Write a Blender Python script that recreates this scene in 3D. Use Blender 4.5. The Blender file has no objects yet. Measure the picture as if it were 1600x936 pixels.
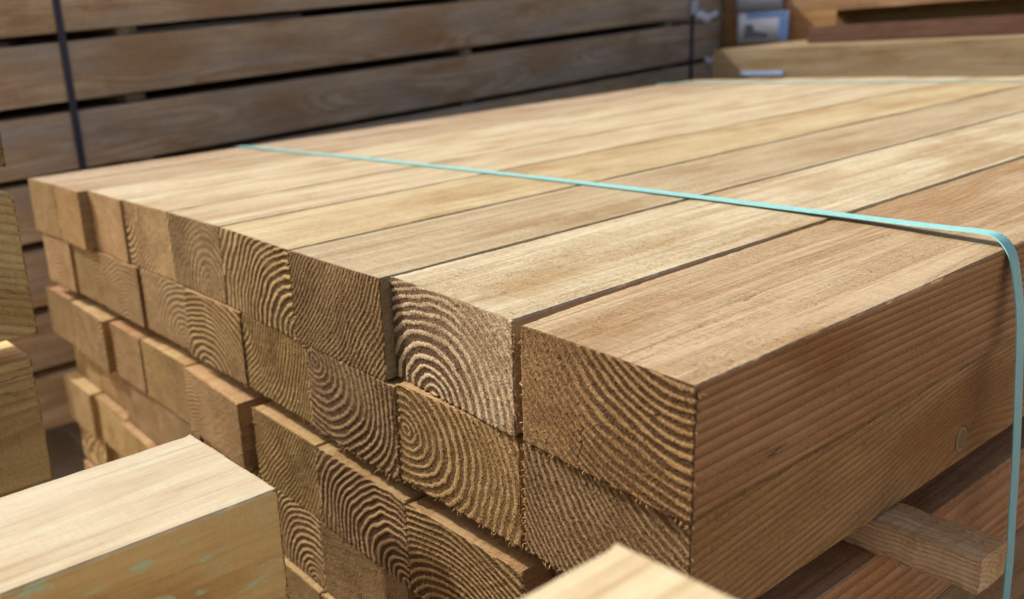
import bpy, math, random
import numpy as np
from mathutils import Matrix, Vector

# ------------------------------------------------------------------ camera, sky, sun, exposure
scene = bpy.context.scene
COL = scene.collection
cam_d = bpy.data.cameras.new("camera")
cam = bpy.data.objects.new("camera", cam_d)
COL.objects.link(cam)
RV = Vector((0.58500338, 0.80732973, -0.07739346))
UV = Vector((-0.19433511, 0.23218194, 0.95306107))
FV = Vector((-0.78740391, 0.54250368, -0.29271973))
CAMP = Vector((0.34944919, -0.58696247, 0.23911116))
M = Matrix.Identity(4)
for i in range(3):
    M[i][0], M[i][1], M[i][2], M[i][3] = RV[i], UV[i], -FV[i], CAMP[i]
cam.matrix_world = M
cam_d.sensor_width = 36.0
cam_d.lens = 1462.656 / 1600 * 36
cam_d.shift_x = 252.365 / 1600
cam_d.shift_y = 40.0 / 1600
cam_d.clip_start = 0.02
cam_d.clip_end = 500
cam_d.dof.use_dof = True
cam_d.dof.focus_distance = 0.86
cam_d.dof.aperture_fstop = 5.0
cam_d.dof.aperture_blades = 0
scene.camera = cam

SUN = Vector((0.70, 0.30, -0.66)).normalized()      # travel direction of the light
world = bpy.data.worlds.new("World")
scene.world = world
world.use_nodes = True
wn = world.node_tree.nodes
bg = wn["Background"]
sky = wn.new("ShaderNodeTexSky")
sky.sky_type = 'NISHITA'
sky.sun_disc = False
sky.sun_elevation = math.asin(-SUN.z)
sky.sun_rotation = math.atan2(-SUN.x, -SUN.y)
sky.air_density = 0.7
sky.dust_density = 6.0
sky.ozone_density = 0.0
world.node_tree.links.new(sky.outputs[0], bg.inputs[0])
bg.inputs[1].default_value = 0.15
sun_d = bpy.data.lights.new("sun", 'SUN')
sun_d.energy = 3.5
sun_d.angle = math.radians(0.53)
sun_d.color = (0.99, 0.965, 0.92)
sun = bpy.data.objects.new("sun", sun_d)
COL.objects.link(sun)
sun.rotation_euler = SUN.to_track_quat('-Z', 'Y').to_euler()
sun.location = (-6, -3, 7)
scene.view_settings.view_transform = 'Standard'
scene.view_settings.look = 'None'
scene.view_settings.exposure = 0.52
scene.view_settings.gamma = 1.0
scene.render.engine = 'CYCLES'
scene.cycles.use_denoising = True

GROUND_Z = -0.98
rng = random.Random(7)

# ------------------------------------------------------------------ shader helpers
class S:
    def __init__(self, t, sock): self.t, self.s = t, sock
    def _m(self, op, *o, clamp=False):
        n = self.t.nodes.new("ShaderNodeMath"); n.operation = op; n.use_clamp = clamp
        for i, v in enumerate((self,) + o): put(self.t, n.inputs[i], v)
        return S(self.t, n.outputs[0])
    def __add__(a, b): return a._m('ADD', b)
    def __radd__(a, b): return a._m('ADD', b)
    def __sub__(a, b): return a._m('SUBTRACT', b)
    def __rsub__(a, b): return (a * -1.0) + b
    def __mul__(a, b): return a._m('MULTIPLY', b)
    def __rmul__(a, b): return a._m('MULTIPLY', b)
    def __truediv__(a, b): return a._m('DIVIDE', b)
    def sin(a): return a._m('SINE')
    def frac(a): return a._m('FRACT')
    def abs(a): return a._m('ABSOLUTE')
    def pow(a, b): return a._m('POWER', b)
    def clamp(a): return a._m('ADD', 0.0, clamp=True)
    def ramp(a, lo, hi, smooth=True):
        n = a.t.nodes.new("ShaderNodeMapRange"); n.clamp = True
        n.interpolation_type = 'SMOOTHSTEP' if smooth else 'LINEAR'
        put(a.t, n.inputs[0], a); n.inputs[1].default_value = lo; n.inputs[2].default_value = hi
        return S(a.t, n.outputs[0])

def put(t, inp, v):
    if isinstance(v, S): t.links.new(v.s, inp)
    else: inp.default_value = v

class Mat:
    def __init__(self, name):
        self.m = bpy.data.materials.new(name); self.m.use_nodes = True
        self.t = self.m.node_tree; self.n = self.t.nodes
        self.b = self.n["Principled BSDF"]
    def attr(self, name):
        n = self.n.new("ShaderNodeAttribute"); n.attribute_name = name
        return S(self.t, n.outputs["Vector"]), S(self.t, n.outputs["Fac"]), S(self.t, n.outputs["Color"]), S(self.t, n.outputs["Alpha"])
    def vmul(self, v, k):
        n = self.n.new("ShaderNodeVectorMath"); n.operation = 'MULTIPLY'
        put(self.t, n.inputs[0], v); put(self.t, n.inputs[1], k); return S(self.t, n.outputs[0])
    def dot(self, v, k):
        n = self.n.new("ShaderNodeVectorMath"); n.operation = 'DOT_PRODUCT'
        put(self.t, n.inputs[0], v); n.inputs[1].default_value = k; return S(self.t, n.outputs["Value"])
    def sep(self, v):
        n = self.n.new("ShaderNodeSeparateXYZ"); put(self.t, n.inputs[0], v)
        return [S(self.t, o) for o in n.outputs]
    def noise(self, v, scale, detail=2.0, rough=0.5, dist=0.0):
        n = self.n.new("ShaderNodeTexNoise"); n.noise_dimensions = '3D'
        put(self.t, n.inputs["Vector"], self.vmul(v, scale) if isinstance(scale, tuple) else v)
        n.inputs["Scale"].default_value = 1.0 if isinstance(scale, tuple) else scale
        n.inputs["Detail"].default_value = detail; n.inputs["Roughness"].default_value = rough
        n.inputs["Distortion"].default_value = dist
        return S(self.t, n.outputs[0])
    def mix(self, f, a, b, mode='MIX'):
        n = self.n.new("ShaderNodeMix"); n.data_type = 'RGBA'; n.blend_type = mode
        put(self.t, n.inputs[0], f)
        for i, v in ((6, a), (7, b)):
            put(self.t, n.inputs[i], v if isinstance(v, S) else (*v, 1.0))
        return S(self.t, n.outputs[2])
    def scale(self, c, f):
        n = self.n.new("ShaderNodeVectorMath"); n.operation = 'SCALE'
        put(self.t, n.inputs[0], c); put(self.t, n.inputs["Scale"], f); return S(self.t, n.outputs[0])
    def bump(self, h, dist, strength=1.0):
        n = self.n.new("ShaderNodeBump"); n.inputs["Strength"].default_value = strength
        n.inputs["Distance"].default_value = dist; put(self.t, n.inputs["Height"], h)
        self.t.links.new(n.outputs[0], self.b.inputs["Normal"])
    def out(self, col, rough=0.8, spec=0.25):
        put(self.t, self.b.inputs["Base Color"], col); put(self.t, self.b.inputs["Roughness"], rough)
        self.b.inputs["Specular IOR Level"].default_value = spec
        return self.m
    def obj(self):
        n = self.n.new("ShaderNodeTexCoord"); return S(self.t, n.outputs["Object"])

# growth-ring warp, the same numbers in the shader and in the mesh code
WARP = (((2.0, 3.6, 23.0), 1.3, .0050), ((40.0, 9.0, 71.0), 0.2, .0014), ((19.0, 2.7, 3.0), 0.4, .0050), ((67.0, 7.0, 31.0), 2.2, .0014))

def ring_phase_np(P, rw):
    w = [a * np.sin(P @ np.array(k) + p) for k, p, a in WARP]
    r = np.hypot(P[:, 0] + w[0] + w[1], P[:, 2] + w[2] + w[3])
    return r / rw + 0.35 * np.sin(r * 55.0)

def smooth(x, a, b):
    t = np.clip((x - a) / (b - a), 0, 1); return t * t * (3 - 2 * t)

def wood_material(name, relief=1.0, spots=False, dashes=False, weather=0.0, fuzz=1.0, sawn=1.0):
    m = Mat(name)
    P = m.attr("wood")[0]; _, _, tint, contrast = m.attr("tint"); rw = m.attr("rw")[1]; kd = m.attr("kd")[1]
    X, Y, Z = m.sep(P)
    w = [(m.dot(P, k) + p).sin() * a for k, p, a in WARP]
    xx = X + w[0] + w[1]; zz = Z + w[2] + w[3]
    r = (xx * xx + zz * zz).pow(0.5)
    ph = r / rw + (r * 55.0).sin() * 0.35 + kd
    s = ph.frac()
    late = s.ramp(0.30, 0.86) * (1.0 - s.ramp(0.90, 1.0))
    broad = m.noise(P, (15., 4.0, 15.), 4.0, 0.62)
    fibre = m.noise(P, (300., 26., 300.), 2.0, 0.6)
    saw = m.noise(P, (20., 300., 20.), 2.0, 0.65)
    grit = m.noise(P, (330., 210., 330.), 3.0, 0.85)
    rough_area = (m.noise(P, (40., 3.0, 40.), 3.0, 0.62).ramp(0.42, 0.58)) * (1.0 - late * 0.3)
    col = m.mix(late * contrast, tint, m.vmul(tint, (0.64, 0.52, 0.40)))
    col = m.mix((broad.ramp(0.48, 0.70)) * 0.85, col, m.vmul(tint, (0.64, 0.49, 0.33)))
    col = m.mix((1.0 - broad.ramp(0.30, 0.52)) * 0.50, col, m.vmul(tint, (1.14, 1.18, 1.24)))
    if weather:
        grey = m.noise(P, (14., 2.5, 14.), 3.0, 0.6)
        col = m.mix(grey.ramp(0.42, 0.70) * weather, col, (0.40, 0.37, 0.32))
        col = m.mix(grit.ramp(0.5, 0.7) * broad.ramp(0.55, 0.68) * weather, col, (0.05, 0.042, 0.036))
    col = m.mix(kd.ramp(0.35, 3.0) * 0.60, col, m.vmul(tint, (0.62, 0.42, 0.24)))
    col = m.mix(rough_area * (0.32 * sawn), col, m.vmul(tint, (0.84, 0.71, 0.55)))
    flat = 1.0 - contrast * 0.9
    streak = m.noise(P, (75., 1.3, 75.), 4.0, 0.65)
    col = m.mix(streak.ramp(0.53, 0.66) * flat * 0.75, col, m.vmul(tint, (0.68, 0.53, 0.38)))
    col = m.mix((1.0 - streak.ramp(0.34, 0.46)) * flat * 0.5, col, m.vmul(tint, (1.12, 1.14, 1.18)))
    col = m.scale(col, 0.90 + (fibre - 0.5) * 0.18 + (grit - 0.5) * ((0.7 + 1.9 * rough_area) * sawn) + (saw - 0.5) * flat * (0.60 * sawn))
    speck = grit.ramp(0.55, 0.62) * rough_area * sawn
    col = m.mix(speck * 0.75, col, m.vmul(tint, (0.46, 0.33, 0.23)))
    ck = (m.noise(P, (46., 0.55, 46.), 1.0, 0.4) - 0.5).abs()
    crack = (1.0 - ck.ramp(0.0010, 0.0026)) * m.noise(P, (11., 2.6, 11.), 1.0).ramp(0.58, 0.64)
    col = m.mix(crack * 0.7, col, (0.05, 0.03, 0.018))
    if spots:
        sp = m.noise(P, (95., 30., 95.), 3.0, 0.6, 0.2)
        sp2 = m.noise(P, (12., 5., 12.), 2.0, 0.5)
        k = sp.ramp(0.545, 0.68) * sp2.ramp(0.36, 0.50)
        col = m.mix(k * m.attr('spot')[1], col, (0.46, 0.66, 0.46))
    if dashes:
        sp2 = m.noise(P, (12., 5., 12.), 2.0, 0.5)
        dash = m.noise(P, (150., 26., 150.), 2.0, 0.5).ramp(0.62, 0.70) * (1.0 - sp2.ramp(0.42, 0.60))
        col = m.mix(dash * 0.7, col, (0.10, 0.075, 0.03))
    h = late * contrast * (1.3 * relief) + fibre * 0.25 + saw * flat * (0.6 * sawn) + grit * ((0.30 + 0.75 * rough_area) * fuzz)
    m.bump(h, 0.0014)
    return m.out(col, 0.82 - 0.12 * fibre, 0.22)

def end_material(name, spots=False):
    m = Mat(name)
    P = m.attr("wood")[0]; _, _, tint, contrast = m.attr("tint"); ring = m.attr("ring")[1]
    g1 = m.noise(P, (520., 90., 520.), 3.0, 0.7)
    g2 = m.noise(P, (210., 60., 210.), 3.0, 0.6)
    g3 = m.noise(P, (22., 9., 22.), 3.0, 0.55)
    hatch = (m.dot(P, (1050., 0., 1250.)) + g2 * 4.0).sin() * 0.5 + 0.5
    hatch2 = (m.dot(P, (1300., 0., 420.)) + g2 * 6.0).sin() * 0.5 + 0.5
    gate = g3.ramp(0.40, 0.62)
    rr = (ring + (g2 - 0.5) * 0.40 + (g1 - 0.5) * 0.30).clamp().ramp(0.18, 0.72)
    dark = m.vmul(tint, (0.24, 0.18, 0.135)); light = m.vmul(tint, (1.38, 1.38, 1.32))
    hi = m.mix(contrast, m.vmul(tint, (0.95, 0.92, 0.88)), light); lo = m.mix(contrast, m.vmul(tint, (0.70, 0.61, 0.52)), dark)
    col = m.mix(rr, lo, hi)
    col = m.mix(g3.ramp(0.38, 0.72) * 0.55, col, m.vmul(tint, (0.66, 0.54, 0.42)))
    scr = hatch.ramp(0.70, 1.0) * (0.35 + 0.65 * gate)
    col = m.mix(scr * 0.45, col, m.vmul(tint, (0.42, 0.33, 0.25)))
    col = m.scale(col, 0.62 + g1 * 0.78)
    col = m.mix(g1.ramp(0.58, 0.70) * (1.0 - rr * 0.7) * 0.65, col, m.vmul(tint, (1.55, 1.35, 1.02)))  # golden glints painted into the colour as bright specks between the ridges
    h = g1 * (1.3 - rr * 0.6) + g2 * 0.6 - scr * 0.55 + hatch2 * 0.12
    m.bump(h, 0.0016)
    return m.out(col, 0.85, 0.2)

M_TOP = wood_material("sawn_softwood", 0.9)
M_SIDE = M_TOP
M_OLD = wood_material("weathered_softwood", 0.8, weather=0.75)
M_GREEN = wood_material("green_treated_softwood", 0.5, spots=True, fuzz=0.25, sawn=0.2)
M_PLANED = wood_material("pale_planed_softwood", 0.5, fuzz=0.25, sawn=0.25)
M_OLIVE = wood_material("olive_treated_softwood", 0.8, dashes=True, fuzz=0.6)
M_END = end_material("end_grain")

def simple(name, col, rough=0.6, var=0.12, scale=120.0, spec=0.3, bump=0.0004):
    m = Mat(name); c = m.obj(); n = m.noise(c, scale, 3.0, 0.6)
    base = m.scale(m.mix(0.0, col, col), 1.0 - var + n * (2 * var))
    m.bump(n, bump)
    return m.out(base, rough, spec)

M_FIBRE = simple("torn_fibre", (0.48, 0.29, 0.12), 0.7)
M_BLACK = simple("black_strap_plastic", (0.035, 0.036, 0.055), 0.45, 0.2, 60)
M_WHITE = simple("white_paper", (0.84, 0.86, 0.90), 0.6, 0.04, 40)
M_BLUE = simple("blue_print", (0.26, 0.46, 0.86), 0.5, 0.08, 60)
M_BLUE2 = simple("faded_blue_print", (0.26, 0.36, 0.55), 0.6, 0.25, 50)
M_GREY = simple("grey_print", (0.20, 0.20, 0.23), 0.5, 0.2, 60)
M_LGREY = simple("grey_paper", (0.42, 0.45, 0.50), 0.6, 0.08, 30)
M_SEAL = simple("steel_seal", (0.55, 0.57, 0.62), 0.35, 0.1, 60, 0.6)

def teal_material():
    m = Mat("teal_polyester_strap"); c = m.attr("suv")[0]
    x, y, z = m.sep(c)
    rib = ((x * 2200.0).sin() * 0.5 + 0.5) * ((y * 1500.0).sin() * 0.5 + 0.5)
    n = m.noise(c, 160., 3.0, 0.6); n2 = m.noise(c, (9., 60., 9.), 2.0)
    col = m.mix(n.ramp(0.35, 0.75) * 0.5, (0.20, 0.47, 0.44), (0.28, 0.54, 0.505))
    col = m.mix(n2.ramp(0.55, 0.75) * 0.25, col, (0.35, 0.55, 0.52))
    m.bump(rib + n * 0.8, 0.0004)
    return m.out(col, 0.22 + 0.28 * n, 0.6)
M_TEAL = teal_material()

def knot_material():
    m = Mat("knot_wood"); c = m.obj(); x, y, z = m.sep(c)
    r = (x * x + y * y).pow(0.5)
    n = m.noise(c, 70., 3.0, 0.6)
    n2 = m.noise(c, 9., 3.0, 0.65)
    col = m.mix(n2.ramp(0.38, 0.62), (0.12, 0.07, 0.033), (0.30, 0.185, 0.085))
    col = m.mix(r.ramp(0.62, 0.74) * (1.0 - r.ramp(0.80, 0.88)), col, (0.36, 0.23, 0.10))
    col = m.mix(r.ramp(0.90, 0.97), col, (0.06, 0.035, 0.02))
    return m.out(col, 0.75, 0.25)
M_KNOT = knot_material()

def pale_knot_material():
    m = Mat("old_knot_wood"); c = m.obj(); x, y, z = m.sep(c)
    r = (x * x + y * y).pow(0.5); n = m.noise(c, 5., 3.0, 0.6)
    col = m.mix(n.ramp(0.35, 0.7), (0.30, 0.17, 0.07), (0.16, 0.09, 0.045))
    col = m.mix(r.ramp(0.35, 0.95) * 0.8, col, (0.12, 0.085, 0.055))
    return m.out(col, 0.75, 0.25)
M_PKNOT = pale_knot_material()

# ------------------------------------------------------------------ mesh helpers
def obj(name, me, mat, parent=None, loc=(0, 0, 0)):
    o = bpy.data.objects.new(name, me); COL.objects.link(o)
    if mat is not None and not me.materials: me.materials.append(mat)
    o.location = loc
    if parent is not None: o.parent = parent
    return o

def tag(o, label, cat, group=None):
    o["label"] = label; o["category"] = cat
    if group: o["group"] = group
    return o

def mesh_from(name, V, F, smooth_shade=False):
    me = bpy.data.meshes.new(name)
    V = np.asarray(V, np.float32); F = np.asarray(F, np.int32)
    n = F.shape[1]
    me.vertices.add(len(V)); me.vertices.foreach_set("co", V.ravel())
    me.loops.add(F.size); me.loops.foreach_set("vertex_index", F.ravel())
    me.polygons.add(len(F))
    me.polygons.foreach_set("loop_start", np.arange(0, F.size, n, dtype=np.int32))
    me.polygons.foreach_set("loop_total", np.full(len(F), n, np.int32))
    me.update(calc_edges=True)
    me.polygons.foreach_set("use_smooth", np.full(len(F), bool(smooth_shade)))
    return me

def set_attr(me, wood, tint, rw, kd=None, ring=None):
    n = len(me.vertices)
    me.attributes.new("wood", 'FLOAT_VECTOR', 'POINT').data.foreach_set("vector", np.asarray(wood, np.float32).ravel())
    tt = np.asarray(tint, np.float32); tt = np.tile(tt, n) if tt.ndim == 1 else tt.ravel()
    me.attributes.new("tint", 'FLOAT_COLOR', 'POINT').data.foreach_set("color", tt)
    me.attributes.new("rw", 'FLOAT', 'POINT').data.foreach_set("value", np.full(n, rw, np.float32))
    if kd is not None: me.attributes.new("kd", 'FLOAT', 'POINT').data.foreach_set("value", np.asarray(kd, np.float32))
    if ring is not None: me.attributes.new("ring", 'FLOAT', 'POINT').data.foreach_set("value", np.asarray(ring, np.float32))

def hash_noise(P, f, seed):
    """smooth pseudo noise from a few sines, in -1..1"""
    r = np.random.RandomState(seed); out = np.zeros(len(P))
    for i in range(5):
        k = r.normal(size=3) * f * (1 + 0.6 * i); out += np.sin(P @ k + r.uniform(0, 6.3)) / (1 + 0.5 * i)
    return out / 2.6

def sticks(name, items, mat, parent):
    """many tiny tapered splinters as one mesh. items: (root, tip, bend, radius)"""
    V, F = [], []
    for a, b, c, r in items:
        a, b, c = Vector(a), Vector(b), Vector(c)
        base = len(V); d = (b - a).normalized()
        n = d.orthogonal().normalized(); k = d.cross(n)
        for q, s in ((a, 1.0), (c, 0.75), (b, 0.15)):
            for j in range(3):
                t = j * 2.0944
                V.append(q + (n * math.cos(t) + k * math.sin(t)) * r * s)
        for lv in (0, 3):
            for j in range(3):
                F.append((base + lv + j, base + lv + (j + 1) % 3, base + lv + 3 + (j + 1) % 3, base + lv + 3 + j))
    me = mesh_from(name, [tuple(v) for v in V], F, True)
    o = obj(name, me, mat, parent); o["kind"] = "stuff"
    return o

BODY_SEED = [11]

def timber(name, label, cat, group, x0, x1, z0, z1, yl, yr, length, tint, pith, rw, contrast,
           res=0.002, relief=0.0010, end_tint=None, mat=None, segs=48, knots=(), back=False, splinters=0,
           contrast_long=0.5, slope=0.0, asp=1.0, close_left=0.0, top_contrast=None, tint_top=None, fade_dir=0.0, cracks=0, ch_low=None, spot=(0.0, 0.0), wear=0.0007, na=8, nb=5):
    """One sawn timber running along +y; the visible end grain is at y = yl..yr (left..right).
    back=True: runs along -y instead and its end at y = yl..yr faces +y."""
    BODY_SEED[0] += 1; seed = BODY_SEED[0]; r = np.random.RandomState(seed)
    wdt, hgt = x1 - x0, z1 - z0
    loc = Vector(((x0 + x1) / 2, (yl + yr) / 2, z0))
    sgn = -1.0 if back else 1.0
    off = r.uniform(-0.0, 40.0)
    def yend(u): return (yl + (yr - yl) * u / wdt) - loc.y
    # --- long faces: loops round the section
    ch = 0.0021
    ua = [ch + (wdt - 2 * ch) * i / na for i in range(na + 1)]; vb = [ch + (hgt - 2 * ch) * i / nb for i in range(nb + 1)]
    cl_ = ch_low or ch
    vb[0] = cl_; ul = list(ua); ul[-1] = wdt - cl_
    loop = [(q, 0.0) for q in ul] + [(wdt, q) for q in vb] + [(q, hgt) for q in reversed(ua)] + [(0.0, q) for q in reversed(vb)]
    loop = np.array(loop); L = len(loop)
    ts = np.linspace(0, 1, segs + 1) ** 1.35
    V = []
    for t in ts:
        for (u, v) in loop:
            V.append((u - wdt / 2, yend(u) * (1 - t) + sgn * t * length, v))
    V = np.array(V); U = np.tile(loop, (segs + 1, 1))
    jit = np.stack([hash_noise(V * np.array([1, .25, 1]) + seed, 60, seed + i * 991) for i in range(3)], -1)
    corner = ((U[:, 0] < ch * 1.01) | (U[:, 0] > wdt - cl_ * 1.01)) & ((U[:, 1] < cl_ * 1.01) | (U[:, 1] > hgt - ch * 1.01))
    inward = np.stack([np.sign(wdt / 2 - U[:, 0]), 0 * U[:, 0], np.sign(hgt / 2 - U[:, 1])], -1)
    jag = np.abs(hash_noise(V + seed, 300, seed + 5)) * wear
    V[:, 0] -= close_left * (1 - U[:, 0] / wdt) * (1 - np.exp(-np.maximum(sgn * V[:, 1], 0) / .14))
    V2 = V + jit * np.array([.0004, 0, .0004]) + inward * (corner * (0.0001 + jag))[:, None]
    F = []
    for i in range(segs):
        for j in range(L):
            a, b = i * L + j, i * L + (j + 1) % L
            F.append((a, b, b + L, a + L) if not back else (b, a, a + L, b + L))
    base = segs * L; nt = na + 1 + nb + 1
    for i in range(na):
        q = (base + i, base + i + 1, base + nt + na - i - 1, base + nt + na - i)
        F.append(q[::-1] if not back else q)
    me = mesh_from(name, V2, F)
    pu, pv = pith[0] * wdt - wdt / 2, pith[1] * hgt
    def woodc(Q): return np.stack([Q[:, 0] - pu, Q[:, 1] + off, Q[:, 2] - pv + slope * Q[:, 1]], -1) * np.array([asp, 1.0, 1.0])
    kd = np.zeros(len(V))
    for kn in knots:
        c = np.array(kn["at"]) - np.array(loc); s = kn.get("sig", 0.05)
        d = V - c; kd += kn.get("amp", 2.2) * np.exp(-(d[:, 0] ** 2 + (d[:, 1] / 2.0) ** 2 + d[:, 2] ** 2) / s ** 2)
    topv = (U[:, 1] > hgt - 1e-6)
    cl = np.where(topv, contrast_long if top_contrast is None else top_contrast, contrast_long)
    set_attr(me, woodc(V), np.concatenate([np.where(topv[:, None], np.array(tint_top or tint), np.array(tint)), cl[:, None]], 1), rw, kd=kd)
    if max(spot) > 0:
        me.attributes.new("spot", 'FLOAT', 'POINT').data.foreach_set("value", np.where(topv, spot[0], spot[1]).astype(np.float32))
    body = obj(name, me, mat or M_TOP, None, loc)
    if label: tag(body, label, cat, group)
    # --- the end face as a relief of growth rings
    et = end_tint or tuple(c * k for c, k in zip(tint, (0.80, 0.74, 0.66)))
    nx, nz = max(6, int(wdt / res)), max(5, int(hgt / res))
    uu, vv = np.meshgrid(np.linspace(0, wdt, nx + 1), np.linspace(0, hgt, nz + 1))
    u, v = uu.ravel(), vv.ravel()
    Q = np.stack([u - wdt / 2, np.zeros_like(u), v], -1)
    Wc = woodc(Q)
    phs = ring_phase_np(Wc, rw) + 0.16 * hash_noise(Q, 90, seed + 3) + 0.10 * hash_noise(Q, 380, seed + 4)
    s = phs - np.floor(phs)
    ridge = smooth(s, 0.40, 0.62) * (1 - smooth(s, 0.84, 1.0))
    amp = 0.55 + 0.45 * hash_noise(Q, 25, seed + 8)
    fine = hash_noise(Q, 900, seed + 9) * 0.00018 + hash_noise(Q, 350, seed + 10) * 0.0003
    rnd = r.normal(size=len(u)); rnd2 = r.normal(size=len(u))
    fade = np.clip(0.75 + 0.55 * hash_noise(Q, 16, seed + 21), 0.25, 1.0)
    if fade_dir: fade = np.clip(fade * (1 - abs(fade_dir) * smooth(u / wdt if fade_dir > 0 else 1 - u / wdt, 0.30, 0.85)), 0.08, 1.0)
    ridge = ridge * fade + (1 - fade) * 0.5
    sink = np.zeros_like(u)
    for _ in range(cracks):
        a = r.uniform(0, 6.28); c0 = np.array([r.uniform(.2, .8) * wdt, r.uniform(.2, .8) * hgt]); ln_ = r.uniform(.010, .022)
        dx, dz_ = u - c0[0], v - c0[1]
        t_ = dx * math.cos(a) + dz_ * math.sin(a); n_ = -dx * math.sin(a) + dz_ * math.cos(a) + .0012 * np.sin(t_ * 260 + a)
        sink = np.maximum(sink, 0.8 * np.exp(-(n_ / .00042) ** 2) * (np.abs(t_) < ln_))
    ridge = ridge * (1 - sink)
    fine = fine * 0.7 + rnd * (0.00026 - 0.00020 * ridge) * min(1.0, res / .001) + np.abs(rnd2) ** 3 * 0.00004
    hh = ridge * relief * (0.55 + 0.6 * amp) * (0.35 + 0.65 * contrast) + fine + 0.0006 - sink * .0008
    Y = np.array([yend(a) for a in np.linspace(0, wdt, nx + 1)])
    Q[:, 1] = np.tile(Y, nz + 1) - sgn * hh
    e_b = (v < 1e-9); e_t = (v > hgt - 1e-9); e_l = (u < 1e-9); e_r = (u > wdt - 1e-9)
    fr = 0.0003 + 0.0026 * ridge * contrast * np.clip(0.5 + 0.9 * hash_noise(Q, 120, seed + 31), 0.05, 1.4) + 0.0006 * np.abs(hash_noise(Q, 700, seed + 12))
    Q[:, 2] -= e_b * fr * 1.0
    Q[:, 0] += e_r * fr * 0.5 - e_l * fr * 0.5
    Q[:, 2] -= e_t * 0.0003
    Fe = []
    g = np.arange((nx + 1) * (nz + 1)).reshape(nz + 1, nx + 1)
    quads = np.stack([g[:-1, :-1], g[:-1, 1:], g[1:, 1:], g[1:, :-1]], -1).reshape(-1, 4)
    border = np.concatenate([g[0, :-1], g[:-1, -1], g[-1, :0:-1], g[:0:-1, 0]])
    skirt = Q[border].copy(); skirt[:, 1] = np.interp(skirt[:, 0], np.linspace(-wdt / 2, wdt / 2, nx + 1), Y) + sgn * 0.004
    skirt[:, 0] *= (wdt / 2 - 0.0012) / (wdt / 2); skirt[:, 2] = np.clip(skirt[:, 2], 0.0012, hgt - 0.0012)
    nQ = len(Q); nb_ = len(border)
    si = nQ + np.arange(nb_)
    sk = np.stack([border, si, np.roll(si, -1), np.roll(border, -1)], -1)
    allq = np.concatenate([quads, sk])
    if back: allq = allq[:, ::-1]
    Vall = np.concatenate([Q, skirt])
    me2 = mesh_from("end_grain", Vall, allq, True)
    set_attr(me2, woodc(Vall), (*et, contrast), rw, ring=np.concatenate([ridge, ridge[border]]))
    obj("end_grain", me2, M_END, body)
    # --- knots
    for kn in knots:
        if kn.get('disc', True): knot(body, Vector(kn["at"]) - loc, kn["n"], kn["a"], kn["b"], kn.get("mat", M_KNOT), kn.get("rot", 0.0))
    # --- torn fibres along the sawn edges of the end
    if splinters:
        items = []
        rr = random.Random(seed)
        for i in range(splinters):
            side = rr.choice("bbbbrrll")
            q = rr.random(); ln = rr.uniform(0.002, 0.0065) * (2.0 if rr.random() < 0.08 else 1.0)
            if side == "b": p = (q * wdt - wdt / 2, yend(q * wdt), 0.0006); d = Vector((rr.uniform(-.5, .5), rr.uniform(-.9, .2), -rr.uniform(.4, 1.0)))
            elif side == "r": p = (wdt / 2 - .0005, yend(wdt), q * hgt); d = Vector((rr.uniform(.3, 1.0), rr.uniform(-1, .1), rr.uniform(-.7, .1)))
            else: p = (-wdt / 2 + .0005, yend(0), q * hgt); d = Vector((-rr.uniform(.3, 1.0), rr.uniform(-1, .1), rr.uniform(-.7, .1)))
            d.normalize(); p = Vector(p) + Vector((0, .0008, 0)); tip = p + d * ln
            mid = p + d * ln * .55 + Vector((rr.uniform(-1, 1), rr.uniform(-1, 0), rr.uniform(-.2, 1))) * ln * .18
            items.append((p, tip, mid, rr.uniform(0.00025, 0.00055)))
        sticks("splinter_fringe", items, M_FIBRE, body)
    return body

def knot(parent, c, normal, a, b, pale, rot):
    """a low domed oval of knot wood with a ragged outline, let into a face"""
    V, F = [], []
    rr = random.Random(int(abs(c.x * 9999) + abs(c.y * 7777)))
    rings, n = 5, 20
    V.append((0, 0, 0.0016))
    for i in range(1, rings + 1):
        q = i / rings
        for j in range(n):
            t = 2 * math.pi * j / n; k = 1 + 0.06 * math.sin(3 * t + rr.random()) * q
            V.append((q * k * math.cos(t), q * k * math.sin(t), 0.0016 * (1 - q ** 4) - 0.0004 * (i == rings)))
    me = bpy.data.meshes.new("knot")
    for j in range(n): F.append((0, 1 + j, 1 + (j + 1) % n))
    for i in range(rings - 1):
        for j in range(n):
            p = 1 + i * n + j; q = 1 + i * n + (j + 1) % n
            F.append((p, p + n, q + n, q))
    me.from_pydata(V, [], F); me.update()
    for p in me.polygons: p.use_smooth = True
    o = obj("knot", me, pale, parent)
    if normal == 'z': mx = Matrix.Identity(3)
    elif normal == 'x': mx = Matrix(((0, 0, 1), (0, 1, 0), (-1, 0, 0)))
    mx = mx @ Matrix.Rotation(rot, 3, 'Z') @ Matrix.Diagonal((a, b, 0.6))
    o.matrix_local = Matrix.Translation(c) @ mx.to_4x4()
    return o

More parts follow.
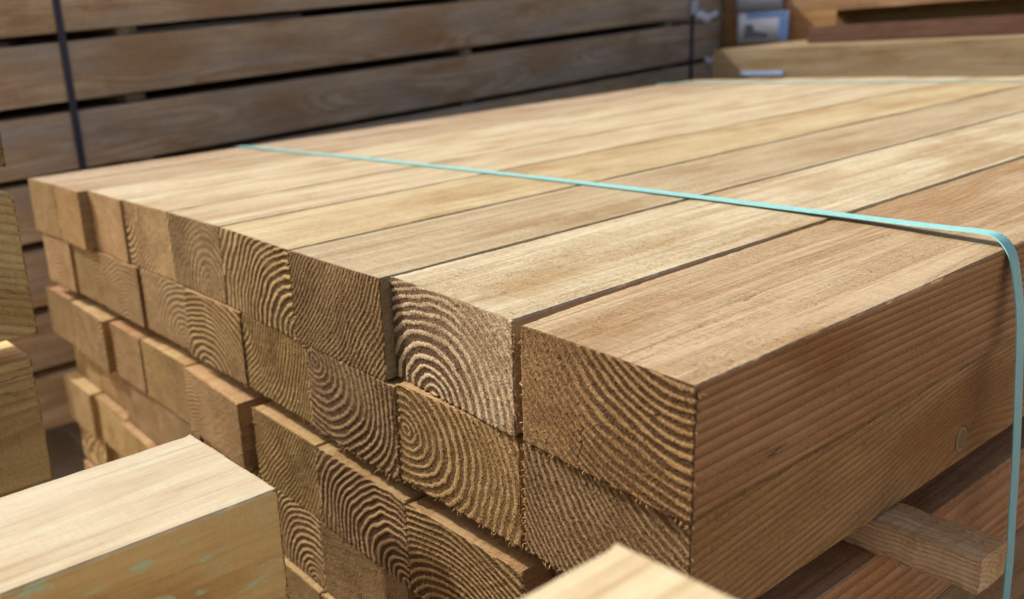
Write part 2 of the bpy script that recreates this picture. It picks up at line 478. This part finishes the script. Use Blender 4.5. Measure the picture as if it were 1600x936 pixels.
def ribbon(name, pts, width, thick, wdir, mat, parent=None):
    """a flat strap along pts; wdir is the direction of its width (per point or one)"""
    P = [Vector(p) for p in pts]
    # resample with Catmull-Rom
    R = []
    for i in range(len(P) - 1):
        p0 = P[max(i - 1, 0)]; p1 = P[i]; p2 = P[i + 1]; p3 = P[min(i + 2, len(P) - 1)]
        n = max(4, int((p2 - p1).length / 0.02))
        n = min(n, 60)
        for k in range(n):
            t = k / n
            R.append(0.5 * ((2 * p1) + (p2 - p0) * t + (2 * p0 - 5 * p1 + 4 * p2 - p3) * t * t + (3 * p1 - p0 - 3 * p2 + p3) * t ** 3))
    R.append(P[-1]); V = []; suv = []; ln = 0.0
    for i, p in enumerate(R):
        d = (R[min(i + 1, len(R) - 1)] - R[max(i - 1, 0)]).normalized()
        if i: ln += (p - R[i - 1]).length
        wv = Vector(wdir); wv = (wv - d * wv.dot(d)).normalized(); nv = d.cross(wv).normalized()
        for a, b in ((-.5, -.5), (.5, -.5), (.5, .5), (-.5, .5)):
            V.append(tuple(p + wv * width * a + nv * thick * b)); suv.append((ln, a * width, b * thick))
    F = []
    for i in range(len(R) - 1):
        for j in range(4):
            a, b = i * 4 + j, i * 4 + (j + 1) % 4
            F.append((a, b, b + 4, a + 4))
    F.append((3, 2, 1, 0)); e = (len(R) - 1) * 4; F.append((e, e + 1, e + 2, e + 3))
    me = mesh_from(name, V, F)
    me.attributes.new("suv", 'FLOAT_VECTOR', 'POINT').data.foreach_set("vector", np.asarray(suv, np.float32).ravel())
    return obj(name, me, mat, parent)

def box_mesh(name, lo, hi):
    (a, b, c), (d, e, f) = lo, hi
    V = [(a, b, c), (d, b, c), (d, e, c), (a, e, c), (a, b, f), (d, b, f), (d, e, f), (a, e, f)]
    F = [(3, 2, 1, 0), (4, 5, 6, 7), (0, 1, 5, 4), (1, 2, 6, 5), (2, 3, 7, 6), (3, 0, 4, 7)]
    return mesh_from(name, V, F)

ORD = ["", "first", "second", "third", "fourth", "fifth", "sixth", "seventh", "eighth", "ninth"]

# ------------------------------------------------------------------ the ground
def ground():
    m = Mat("yard_concrete"); c = m.obj()
    n = m.noise(c, 3.0, 5.0, 0.6); g = m.noise(c, 90., 3.0, 0.6); s = m.noise(c, 0.7, 3.0, 0.55)
    col = m.mix(n.ramp(0.3, 0.7), (0.38, 0.315, 0.235), (0.50, 0.42, 0.32))
    col = m.mix(s.ramp(0.5, 0.7) * 0.6, col, (0.20, 0.175, 0.145))
    col = m.scale(col, 0.8 + g * 0.4)
    m.bump(g + n, 0.004)
    mt = m.out(col, 0.9, 0.2)
    n_ = 40; V = []; F = []
    for i in range(n_ + 1):
        for j in range(n_ + 1):
            V.append(((i / n_ - .5) * 120, (j / n_ - .5) * 120, 0.0))
    for i in range(n_):
        for j in range(n_):
            a = i * (n_ + 1) + j; F.append((a, a + n_ + 1, a + n_ + 2, a + 1))
    o = obj("ground", mesh_from("ground", V, F), mt, None, (0, 0, GROUND_Z)); o["kind"] = "structure"
ground()

# ------------------------------------------------------------------ the strapped pile of sleepers
PALE = (0.50, 0.355, 0.195); YEL = (0.49, 0.335, 0.15); BRN = (0.43, 0.245, 0.11); TAN = (0.45, 0.285, 0.135); PINK = (0.46, 0.315, 0.185)
# per column: x left, x right, y left, y right
L1 = [(-.1835, 0.0, -.046, -.070), (-.3990, -.1965, -.0145, -.044), (-.6005, -.4028, -.0123, -.0275), (-.8210, -.6050, .0104, -.0115),
      (-1.0140, -.8252, .0206, .0110), (-1.2125, -1.0170, .0290, .0220), (-1.3980, -1.2150, .0370, .0250), (-1.5685, -1.4015, .0270, .0170), (-1.7360, -1.5715, .0290, .0265)]
L2 = [(-.1880, -.0085, -.042, -.058), (-.3840, -.1975, -.028, -.0385), (-.5810, -.3875, -.0130, -.0295), (-.7720, -.5850, .0040, -.0090),
      (-.9750, -.7760, .013, .0020), (-1.1720, -.9790, .026, .018), (-1.3620, -1.1760, .028, .021), (-1.5360, -1.3660, .035, .030), (-1.7150, -1.5400, .0330, .029)]
L3 = [(-.1930, -.0020, .000, -.018), (-.3835, -.2020, -.0260, -.0345), (-.5800, -.3880, -.0130, -.0250), (-.7600, -.5840, -.0020, -.0120),
      (-.9955, -.7860, .006, -.0130), (-1.2020, -.9985, .020, .0110), (-1.3590, -1.2060, .0240, .018), (-1.5850, -1.3740, .027, .014), (-1.7740, -1.6030, .0350, .0320)]
def lower(k, off):
    rr = random.Random(100 + k); out = []; x = 0.0
    for c in range(9):
        w = rr.uniform(.188, .199); xl = x - w; m = (x + xl) / 2
        y = -.038 + .050 * abs(m) + rr.uniform(-.008, .008) + off(c)
        out.append((xl + .0015, x - .0015, y + .005, y - .005)); x = xl - rr.uniform(0, .004)
    return out
L4 = lower(4, lambda c: 0.004 if c < 7 else 0.022)
L5 = lower(5, lambda c: -0.006 if c < 7 else -0.004)
L6 = lower(6, lambda c: 0.012)
L7 = lower(7, lambda c: 0.0)
ZT = [(-.1140, 0.0), (-.2250, -.1155), (-.3600, -.2510), (-.4675, -.3612), (-.5750, -.4690), (-.6820, -.5765), (-.7890, -.6835)]
ZC = {(0, 0): (-.1062, -.0010), (0, 1): (-.1080, 0.0), (1, 0): (-.2172, -.1105), (1, 1): (-.2215, -.1105)}
# end grain: pith (u, v as fractions), ring width, contrast, end tint or None
PITH1 = [((1.05, 1.95), .0084, .85, 1.0, -.75), ((.36, -.02), .0096, 1.0, .82, .75), ((-1.2, 3.2), .0056, .45), ((1.04, .02), .0092, .95, .72), ((.74, .10), .0100, .95, 1.0, .6),
         ((-.06, .95), .0100, .95, 1.0, .85), ((2.6, .5), .0060, .55), ((-1.5, .6), .0070, .45), ((1.8, 1.5), .0070, .40)]
PITH2 = [((1.45, 2.3), .0070, .50), ((.07, .52), .0086, .62, .80, .55), ((.10, .85), .0086, .85, .78), ((-.7, 1.7), .0070, .55), ((.42, -.25), .0094, 1.0, .8, .4),
         ((.9, .2), .0090, .65, .8), ((.6, -.6), .0080, .60), ((.85, .1), .0080, .65), ((.3, .9), .0080, .55)]
PITH3 = [((.4, 1.8), .0100, .5), ((.45, -.35), .0078, .9, .8), ((.96, -.02), .0084, .95, .80), ((-.9, 2.2), .0060, .45), ((.32, -1.1), .0062, .65, .8),
         ((1.5, 1.4), .0070, .50), ((-.4, 1.6), .0070, .50), ((1.02, .4), .0090, .75), ((.5, -.5), .0075, .60)]
TOPT = [BRN, PALE, TAN, YEL, PALE, PALE, PALE, TAN, PINK]
TOPT = [(.362, .270, .155), (.435, .370, .235), (.372, .300, .178), (.425, .345, .190), (.445, .370, .232), (.465, .390, .247), (.465, .390, .247), (.40, .31, .19), (.40, .305, .195)]
ENDT = (0.255, 0.165, 0.076)
K1 = {0: [dict(at=(-.145, .605, 0), n='z', a=.020, b=.046, sig=.075, amp=2.6, disc=False)],
      1: [dict(at=(-.345, .70, 0), n='z', a=.012, b=.026, sig=.06, disc=False)],
      2: [dict(at=(-.47, .95, 0), n='z', a=.012, b=.026, sig=.07, disc=False)],
      4: [dict(at=(-.93, .75, 0), n='z', a=.012, b=.026, sig=.06, disc=False)],
      5: [dict(at=(-1.06, 1.565, 0), n='z', a=.012, b=.03, sig=.05, disc=False)]}
K2 = {0: [dict(at=(-.0085, .388, -.1915), n='x', a=.0155, b=.0125, sig=.060, amp=4.5)]}
NAME1 = ["brown sleeper at the near right corner of the top layer, wide bowl-shaped rings",
         "pale sleeper second from the near corner in the top layer, bold arched rings",
         "top-layer sleeper third from the near corner, finely hatched end with faint rings",
         "yellowish top-layer sleeper fourth from the near corner, bold rings curving from its right edge",
         "pale top-layer sleeper fifth from the near corner, tall nested arches on its end",
         "pale top-layer sleeper sixth from the near corner, rings bunched at its left edge",
         "pale top-layer sleeper third from the left, shadow triangle on its fine end",
         "tan top-layer sleeper second from the left, plain smooth end",
         "pinkish sleeper at the far left corner of the top layer, plain end"]
GROUP = "sleepers stacked in the strapped pile"
def col_words(c): return (ORD[c + 1] + " from the near right side") if c < 5 else (("" if c == 8 else ORD[9 - c] + " from ") + ("at " if c == 8 else "") + "the far left side")

def pile():
    rr = random.Random(3)
    for li, (cols, pith, kn) in enumerate(((L1, PITH1, K1), (L2, PITH2, K2), (L3, PITH3, {}), (L4, None, {}), (L5, None, {}), (L6, None, {}), (L7, None, {}))):
        for c, (xl, xr, yl, yr) in enumerate(cols):
            z0, z1 = ZC.get((li, c), ZT[li])
            asp, fdir = 1.0, 0.0
            if pith:
                pt, rw, ct = pith[c][:3]; asp = pith[c][3] if len(pith[c]) > 3 else 1.0; fdir = pith[c][4] if len(pith[c]) > 4 else 0.0
            else:
                pt = (rr.uniform(-.3, 1.3), rr.choice((-.2, .1, .9, 1.3)) + rr.uniform(-.2, .2)); rw = rr.uniform(.0045, .0085); ct = rr.uniform(.4, 1.0)
            if li == 3 and c == 3: pt, rw, ct = (.85, .0), .0085, 1.0
            if li == 3 and c == 2: pt, rw, ct = (-1.6, .8), .0050, .4
            v = rr.uniform(.90, 1.08)
            ttop = None
            if li == 0: tint = TOPT[c]
            if li == 0 and c == 0: tint, ttop = (.48, .248, .102), TOPT[0]  # warm fill light put into the redder side tint; top paler, partly bleached
            elif li == 0: pass
            else:
                base = [BRN, TAN, YEL][rr.randrange(3)] if c else BRN
                tint = tuple(q * v * .85 for q in base)
            if li == 1 and c == 0: tint = (.48, .275, .102)
            if li == 2 and c == 0: tint = (.52, .265, .11)
            h = rr.uniform(.80, 1.14)
            et = (ENDT[0] * h, ENDT[1] * h * rr.uniform(.96, 1.03), ENDT[2] * h * rr.uniform(.88, 1.08))
            if li == 0 and c == 0: et = (.205, .122, .050)
            if c >= 3: et = (et[0] * 1.16, et[1] * 1.20, et[2] * 1.15); ct = max(ct, .55)
            if li == 0 and c in (1,): et = (.345, .255, .155)
            if li == 1 and c == 0: et = (.225, .148, .072)
            near = (li < 3 and c < 5) or (li == 3 and c in (2, 3, 4))
            res = (0.0010 if c < 4 else .0013) if near else (0.0016 if li < 5 else .006)
            lab = NAME1[c] if li == 0 else "sawn sleeper %s, %s layer down in the strapped pile" % (col_words(c), ORD[li + 1])
            dz = rr.uniform(-.0012, .0) if li else 0.0
            big = (c == 0 and li < 3) or li == 0
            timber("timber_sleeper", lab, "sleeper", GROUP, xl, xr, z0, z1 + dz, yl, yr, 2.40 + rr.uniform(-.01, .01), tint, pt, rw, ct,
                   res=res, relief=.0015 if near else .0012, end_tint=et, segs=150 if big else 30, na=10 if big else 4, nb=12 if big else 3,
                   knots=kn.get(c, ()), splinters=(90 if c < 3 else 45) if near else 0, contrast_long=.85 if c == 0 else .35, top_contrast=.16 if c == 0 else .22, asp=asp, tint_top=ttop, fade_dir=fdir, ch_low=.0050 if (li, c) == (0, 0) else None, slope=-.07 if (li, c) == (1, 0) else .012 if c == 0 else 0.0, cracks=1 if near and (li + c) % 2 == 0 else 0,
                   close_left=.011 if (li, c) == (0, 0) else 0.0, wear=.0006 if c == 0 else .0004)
pile()

# stickers between the two packs, bearers under the pile
def plain_timber(name, label, cat, group, lo, hi, tint, mat=None, rotz=0.0, seed=0, rw=.006, rough=.0007, whiskers=0):
    """a small sawn batten: subdivided box with worn, uneven edges"""
    lo, hi = Vector(lo), Vector(hi); c = (lo + hi) / 2; c.z = lo.z; d = hi - lo
    ax = max(range(2), key=lambda i: d[i]); n = 36; m_ = 4
    o_ = 1 - ax; V = []; r = np.random.RandomState(seed + 77)
    loop = [(-.5, 0), (-.17, 0), (.17, 0), (.5, 0), (.5, .33), (.5, .67), (.5, 1), (.17, 1), (-.17, 1), (-.5, 1), (-.5, .67), (-.5, .33)]
    L = len(loop)
    for i in range(n + 1):
        for a, b in loop:
            p = [0, 0, 0]; p[ax] = (i / n - .5) * d[ax]; p[o_] = a * d[o_]; p[2] = b * d.z; V.append(p)
    V = np.array(V); J = np.stack([hash_noise(V, 80, seed + i) for i in range(3)], -1) * rough
    J += r.normal(size=J.shape) * max(0, rough - .001) * .5
    F = []
    for i in range(n):
        for j in range(L):
            a, b = i * L + j, i * L + (j + 1) % L; F.append((a, b, b + L, a + L) if ax == 1 else (b, a, a + L, b + L))
    for e, fl in ((0, False), (n * L, True)):
        for q in ((0, 1, 10, 11), (1, 2, 9, 10)): pass
        cap = [(0, 1, 8, 9), (1, 2, 7, 8), (2, 3, 6, 7)]
        for q in cap:
            t = tuple(e + k for k in q); F.append(t if fl else t[::-1])
    me = mesh_from(name, V + J, F)
    W = V.copy()
    if ax == 0: W = W[:, [1, 0, 2]]
    W = W + np.array([r.uniform(.03, .08), r.uniform(0, 30), r.uniform(.02, .1)])
    set_attr(me, W, (*tint, .6), rw, kd=np.zeros(len(V)))
    o = obj(name, me, mat or M_TOP, None, c); o.rotation_euler.z = rotz
    tag(o, label, cat, group)
    if whiskers:
        rr = random.Random(seed); items = []
        for i in range(whiskers):
            p = Vector((rr.uniform(-.5, .5) * d.x, -d.y / 2 * rr.choice((1, 1, .9)), rr.choice((0.0, 0.0, d.z)) + rr.uniform(-.002, .006)))
            v = Vector((rr.choice((-1, 1)) * rr.uniform(.6, 1), -rr.uniform(.1, .5), rr.uniform(-.5, .3))) * rr.uniform(.004, .022)
            items.append((p, p + v, p + v * .5 + Vector((0, -.001, .001)), rr.uniform(.0003, .0006)))
        sticks("splinter_fringe", items, M_FIBRE, o)
    return o

GS = "battens between the two packs of the pile"
plain_timber("spacer_batten", "rough grey-brown batten end sticking out of the pile's right side", "batten", GS, (-.188, .222, -.2505), (.081, .271, -.2185), (.80, .53, .27), rotz=-.03, seed=1, rw=.004, rough=.0013, whiskers=70)
plain_timber("spacer_batten", "batten hidden in the middle of the gap under the second layer", "batten", GS, (-1.70, 1.18, -.2505), (-.02, 1.23, -.2258), (.38, .27, .16), seed=2)
plain_timber("spacer_batten", "batten in the gap near the pile's far end", "batten", GS, (-1.70, 2.10, -.2505), (-.02, 2.15, -.2258), (.38, .27, .16), seed=3)
plain_timber("spacer_batten", "short batten in the gap at the pile's left side", "batten", GS, (-1.73, .20, -.2505), (-.40, .25, -.2258), (.38, .27, .16), seed=4)
for i, y in enumerate((.30, 1.20, 2.10)):
    plain_timber("bearer", "square bearer on the ground under the strapped pile, " + ("nearest its front", "at its middle", "nearest its far end")[i], "bearer", "bearers under the pile",
                 (-1.72, y - .05, GROUND_Z), (-.01, y + .05, -.790), (.25, .17, .10), M_OLD, seed=9 + i)

# the teal straps
s1 = ribbon("strap", [(-1.765, .575, -.80), (-1.790, .570, -.26), (-1.752, .566, -.10), (-1.742, .564, -.012), (-1.725, .562, .0022), (-1.45, .556, .0022), (-1.138, .548, .0022), (-.596, .516, .0024), (-.205, .470, .0045), (-.075, .440, .0085),
             (-.028, .428, .0108), (-.010, .424, .0080), (.003, .421, -.006), (.0105, .420, -.032), (.0172, .420, -.069), (.0232, .420, -.133), (.0288, .420, -.199), (.0333, .420, -.268), (.0385, .420, -.363), (.040, .42, -.55), (.020, .42, -.80)],
            .0180, .0010, (0, 1, 0), M_TEAL)
tag(s1, "teal plastic strap across the near part of the pile, bent over its right edge", "strap", "teal straps round the pile")
s2 = ribbon("strap", [(-1.765, 2.25, -.80), (-1.790, 2.25, -.26), (-1.752, 2.25, -.10), (-1.742, 2.25, -.012), (-1.725, 2.25, .0022), (-1.2, 2.255, .0022), (-.6, 2.23, .0024), (-.06, 2.20, .004), (-.012, 2.20, .006), (.006, 2.20, -.006), (.014, 2.20, -.1), (.02, 2.2, -.3), (.015, 2.2, -.8)],
            .019, .0011, (0, 1, 0), M_TEAL)
tag(s2, "pale teal strap across the far end of the pile", "strap", "teal straps round the pile")

# ------------------------------------------------------------------ the weathered stack behind on the left
WX, TILT = -2.30, math.radians(1.6)
def wz(y): return (y - .18) * math.tan(TILT)
def left_wall():
    rr = random.Random(21)
    tops = [.470, .285, .0965, -.0830, -.268, -.453, -.638]
    words = ["top row above the upper gap", "second row from its top", "third row from its top", "fourth row, level with the pile's top", "fifth row from its top", "sixth row from its top", "bottom row"]
    KN = {1: [(.62, -.062, .030, .022)], 2: [(1.03, -.085, .025, .018), (2.296, -.055, .03, .02)], 0: [(.87, -.12, .03, .025)]}
    knw = {1: [(1.62, -.10, .03, .02)]}
    for i, t in enumerate(tops):
        for dcol in range(5):
            x1 = WX - dcol * .215; y0 = -.15 + rr.uniform(-.05, .0); ln = 3.80 + rr.uniform(-.02, .02)
            v = rr.uniform(.85, 1.1); tint = (.58 * v, .445 * v, .29 * v)
            ks = []
            if dcol == 0:
                for (ky, kz, a, b) in KN.get(i, []) + knw.get(i, []):
                    ks.append(dict(at=(x1, ky, t + kz), n='x', a=b, b=a, sig=.09, amp=3.0, disc=False))
            o = timber("stack_board", "board, %s of the dark stack, %s" % (words[i], ("facing the pile", "second column in", "third column in", "fourth column in", "rear column")[dcol]), "board", "boards of the dark stack behind the pile",
                   x1 - .205, x1, t - .160, t, y0, y0, ln, tint, (rr.uniform(-.5, 1.5), rr.uniform(-.8, 1.8)), rr.uniform(.006, .010), .5,
                   res=.01, mat=M_OLD, segs=60 if dcol == 0 else 4, contrast_long=.7, knots=ks, nb=6, na=4)
            o.rotation_euler.x = TILT; o.location.z += wz(y0)
    # battens in the gaps
    yws = (("left", .55), ("middle", 1.86), ("far right", 3.05))
    for i, t in enumerate(tops[1:]):
        for w_, y in yws:
            o = plain_timber("stack_batten", "batten end in the %s gap of the dark stack, %s one" % (("upper", "second", "third", "fourth", "fifth", "lowest")[i], w_), "batten", "battens in the dark stack",
                             (WX - 1.05, y - .03, t + .0012), (WX - .012, y + .03, t + .0238), (.17, .14, .085), M_OLD, seed=30 + i * 3 + int(y))
            o.location.z += wz(y)
            o.rotation_euler.x = TILT
    for i, y in enumerate((.3, 1.7, 3.1)):
        plain_timber("bearer", "bearer on the ground under the dark stack, " + ("left one", "middle one", "right one")[i], "bearer", "bearers under the dark stack",
                     (WX - 1.05, y - .05, GROUND_Z), (WX - .01, y + .05, -.80 + wz(y) - .004), (.2, .15, .1), M_OLD, seed=60 + i)
    # black straps round the stack
    for lab, y in (("black strap running down the dark stack near its left end", .353), ("black strap near the right end of the dark stack", 3.205)):
        z = wz(y); tp = .470 + z
        b = ribbon("strap", [(WX - 1.09, y, -.75), (WX - 1.08, y, tp - .02), (WX - 1.06, y, tp + .004), (WX - .4, y, tp + .003), (WX - .015, y, tp + .004), (WX + .003, y, tp - .01), (WX + .004, y, tp - .05), (WX + .004, y, .1), (WX + .004, y, -.3), (WX + .003, y, -.80)],
                   .021, .0014, (0, 1, 0), M_BLACK)
        tag(b, lab, "strap", "black straps round the dark stack")
    # strap buckle and torn plastic near the right-hand strap
    z = wz(3.2)
    bk = obj("strap_buckle", box_mesh("strap_buckle", (-.003, -.020, -.030), (.005, .020, .030)), M_SEAL, None, (WX + .0085, 3.208, .165 + z))
    tag(bk, "small metal buckle on the right-hand black strap", "buckle")
    for i, (y, zz, a, h, lab) in enumerate(((3.305, .205, .085, .020, "torn white plastic strip on the dark stack beside the buckle"), (3.335, .012, .040, .012, "small white tag on the dark stack below the torn plastic strip"))):
        V, F = [], []
        for k in range(13):
            q = k / 12 - .5
            wv = h * (.6 + .4 * math.cos(q * 3)) * (1 - .4 * max(0, q))
            V += [(.004 + .004 * math.sin(k * 1.3), q * 2 * a, -wv + .010 * math.sin(k * .7)), (.006 + .005 * math.cos(k * 1.1), q * 2 * a, wv + .010 * math.sin(k * .7))]
        for k in range(12): F.append((2 * k, 2 * k + 2, 2 * k + 3, 2 * k + 1))
        o = obj("plastic_scrap", mesh_from("plastic_scrap", V, F, True), M_WHITE, None, (WX + .004, y, zz))
        md = o.modifiers.new("thick", 'SOLIDIFY'); md.thickness = .0012
        tag(o, lab, "plastic scrap")
left_wall()
def rear_stack():
    rr = random.Random(77)
    for i in range(9):
        t = .86 - i * .2
        timber("stack_board", "board of the stack behind the dark stack, %s from its top" % ORD[i + 1], "board", "boards of the rear stack", -3.95, -3.74, t - .198, t, -.6, -.6, 5.2,
               (.25 * rr.uniform(.8, 1.1), .18, .11), (rr.uniform(-.5, 1.5), rr.uniform(-.8, 1.8)), .008, .4, res=.02, mat=M_OLD, segs=6, na=3, nb=2)
    for i, y in enumerate((0., 2., 4.)):
        plain_timber("bearer", "bearer under the rear stack, " + ("left one", "middle one", "right one")[i], "bearer", "bearers under the rear stack", (-3.95, y - .05, GROUND_Z), (-3.74, y + .05, .86 - 8 * .2 - .2), (.2, .15, .1), M_OLD, seed=300 + i)
rear_stack()

# ------------------------------------------------------------------ the packs beyond the far end
def far_packs():
    rr = random.Random(5)
    G = "sleepers of the pack beyond the far end"
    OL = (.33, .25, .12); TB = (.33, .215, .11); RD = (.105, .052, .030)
    zt = .086
    for k in range(4):
        z1 = zt - k * .112
        for j in range(3):
            v = rr.uniform(.9, 1.1); t = (.27, .205, .115)
            plain_timber("timber_sleeper", "long sleeper lying across beyond the strapped pile, %s layer down, %s" % (ORD[k + 1], ("facing it", "second row back", "third row back")[j]), "sleeper", "sleepers lying across beyond the pile",
                         (-1.862 + rr.uniform(-.02, .02) * (k + j > 0), 2.72 + j * .205 + .004 * k, z1 - .110), (.58, 2.92 + j * .205 + .004 * k, z1), tuple(c * v for c in t), M_TOP, seed=400 + k * 3 + j, rw=.009)
    for i, x in enumerate((-1.6, .2)):
        plain_timber("bearer", "bearer under the crosswise sleepers, " + ("left one", "right one")[i], "bearer", "bearers under the far pack", (x - .06, 2.74, GROUND_Z), (x + .06, 3.33, zt - .4475), (.2, .15, .1), M_OLD, seed=80 + i)
    # stepped-back load on top of it
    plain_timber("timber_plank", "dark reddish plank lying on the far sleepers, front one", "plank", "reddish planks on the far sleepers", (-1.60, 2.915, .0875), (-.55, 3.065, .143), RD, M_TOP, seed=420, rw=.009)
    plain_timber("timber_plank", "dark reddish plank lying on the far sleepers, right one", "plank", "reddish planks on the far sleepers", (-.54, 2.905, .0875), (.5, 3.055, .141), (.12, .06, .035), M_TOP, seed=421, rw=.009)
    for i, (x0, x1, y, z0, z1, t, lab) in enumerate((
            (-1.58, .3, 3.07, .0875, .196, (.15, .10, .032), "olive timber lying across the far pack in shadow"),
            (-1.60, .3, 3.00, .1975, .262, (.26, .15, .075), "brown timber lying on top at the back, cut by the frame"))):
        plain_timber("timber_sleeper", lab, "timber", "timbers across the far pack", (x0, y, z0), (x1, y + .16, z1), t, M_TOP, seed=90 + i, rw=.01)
    # block pile that carries the printed sheets
    for i, (x0, x1, z0, z1, t, lab) in enumerate((
            (-2.29, -1.70, .0875, .2020, (.36, .20, .075), "orange-brown block behind the white and blue printed sheet"),
            (-2.285, -1.66, .2040, .3200, (.33, .20, .10), "brown block behind the grey sheet at the top edge"))):
        plain_timber("timber_block", lab, "timber block", "blocks with printed sheets", (x0, 3.42, z0 - (.0 if i else .0)), (x1, 3.58, z1), t, M_TOP, seed=95 + i, rw=.009)
    for i in range(4):
        z1 = .0860 - i * .24
        plain_timber("timber_block", "plain block under the printed-sheet blocks, %s down" % ORD[i + 1], "timber block", "blocks under the printed sheets", (-2.288, 3.42, z1 - .238), (-1.70, 3.58, z1), (.30, .19, .09), M_TOP, seed=430 + i, rw=.01)
    # printed sheets
    def sheet(x0, x1, z0, z1, y, mat, label):
        cx = (x0 + x1) / 2
        V, F = [], []; n = 10
        for i in range(n + 1):
            for j in range(2):
                u = i / n
                V.append(((u - .5) * (x1 - x0), -.004 * math.sin(u * 3.1) - .002 * j, (z1 - z0) * j))
        for i in range(n): F.append((2 * i, 2 * i + 2, 2 * i + 3, 2 * i + 1))
        o = obj("printed_sheet", mesh_from("printed_sheet", V, F, True), mat, None, (cx, y, z0))
        md = o.modifiers.new("thick", 'SOLIDIFY'); md.thickness = .0012; md.offset = 1
        tag(o, label, "sheet", "sheets stapled to the far blocks"); return o
    a = sheet(-2.205, -1.965, .0775, .2050, 3.412, M_WHITE, "white and blue printed sheet hanging on the far block")
    w = .24
    def patch(nm, x0, x1, z0, z1, m_, dy):
        return obj(nm, box_mesh(nm, (x0, dy - .0006, z0), (x1, dy, z1)), m_, a)
    patch("blue_band", -w / 2 + .045, w / 2 - .002, .105, .1265, M_BLUE, -.0075)
    patch("blue_edge", w / 2 - .040, w / 2 - .001, .012, .1035, M_BLUE, -.0075)
    # dark picture on the sheet: a low block with a taller left part
    V = [(-.085, 0, .022), (.030, 0, .022), (.030, 0, .040), (-.035, 0, .050), (-.045, 0, .078), (-.080, 0, .080)]
    me = bpy.data.meshes.new("print_picture"); me.from_pydata([(x, -.0082, z) for x, _, z in V], [], [tuple(range(6))]); me.update()
    obj("print_picture", me, M_GREY, a)
    sheet(-2.215, -1.995, .2085, .300, 3.410, M_LGREY, "grey sheet above the white and blue sheet, cut by the top edge")
    st = obj("blue_sticker", box_mesh("blue_sticker", (-.085, -.002, 0), (.085, 0, .014)), M_BLUE2, None, (-1.66, 2.7190, -.010))
    tag(st, "faded blue sticker low on the sleeper ends beyond the pile", "sticker")
far_packs()

# ------------------------------------------------------------------ the opposite pack: timbers pointing back past the camera
def opposite():
    G = "thick timbers of the facing pack"
    def t(lab, x0, x1, z0, z1, y, tint, pith, rw, cl, segs=120, mat=None, **k):
        return timber("thick_timber", lab, "timber", G, x0, x1, z0, z1, y, y, 2.4, tint, pith, rw, .5, res=.003, mat=mat or M_GREEN, segs=segs, back=True, contrast_long=cl, na=8, nb=8, wear=.0004, **k)
    PA = (.56, .43, .285)
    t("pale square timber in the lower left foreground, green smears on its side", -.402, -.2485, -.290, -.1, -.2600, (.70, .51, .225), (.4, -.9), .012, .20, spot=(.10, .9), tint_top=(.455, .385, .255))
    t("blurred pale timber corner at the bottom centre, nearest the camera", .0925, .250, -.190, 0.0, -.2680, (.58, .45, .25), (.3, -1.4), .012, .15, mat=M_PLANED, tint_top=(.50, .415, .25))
    t("olive timber at the left edge, upper of the two, coarse curved grain", -1.010, -.8555, -.0990, .0860, -.2550, (.70, .53, .24), (1.45, 1.5), .0105, .85, slope=.35, mat=M_OLIVE)
    t("olive timber at the left edge below the gap, lit top and dark flecks", -1.045, -.8930, -.3210, -.1390, -.2600, (.72, .55, .25), (1.6, .2), .0115, .75, mat=M_OLIVE)
    t("corner of the uppermost olive timber, just showing at the left edge", -1.000, -.8500, .1200, .2000, -.2580, (.38, .29, .14), (1.5, .5), .009, .6, mat=M_OLIVE)
    rows = (("left", -1.04, -.89, (-.361, -.565)), ("second", -.40, -.25, (-.325, -.528)), ("right", .094, .244, (-.229, -.432, -.635)))
    for nm, x0, x1, tops in rows:
        for i, zt in enumerate(tops):
            t("thick timber of the facing pack, %s column, %s below the visible ones" % (nm, ORD[i + 1]), x0, x1, zt - .165, zt, -.27, (.4, .3, .14), (.3, 1.4), .009, .5, segs=20)
    # battens between them
    def bat(x0, x1, z0, z1, w, seed):
        for y, s in ((-.62, "front"), (-1.6, "rear")):
            plain_timber("spacer_batten", "batten in the facing pack, %s, %s" % (w, s), "batten", "battens of the facing pack", (x0, y - .025, z0), (x1, y + .025, z1), (.36, .28, .15), M_TOP, seed=seed + int(-y * 3))
    bat(-1.005, -.86, .0865, .1195, "under the uppermost left timber", 130)
    bat(-1.04, -.895, -.1385, -.0995, "in the gap at the left edge", 140)
    bat(-1.04, -.895, -.3605, -.3215, "left column second gap", 150); bat(-1.04, -.895, -.5645, -.5265, "left column third gap", 160)
    bat(-1.04, -.895, GROUND_Z, -.7305, "left column on the ground", 170)
    bat(-.398, -.252, -.3245, -.2905, "second column upper gap", 180); bat(-.398, -.252, -.5275, -.4905, "second column lower gap", 190)
    bat(-.398, -.252, GROUND_Z, -.6935, "second column on the ground", 200)
    bat(.096, .242, -.2285, -.1905, "right column upper gap", 210); bat(.096, .242, -.4315, -.3945, "right column second gap", 220)
    bat(.096, .242, -.6345, -.5975, "right column third gap", 230); bat(.096, .242, GROUND_Z, -.8005, "right column on the ground", 240)
opposite()
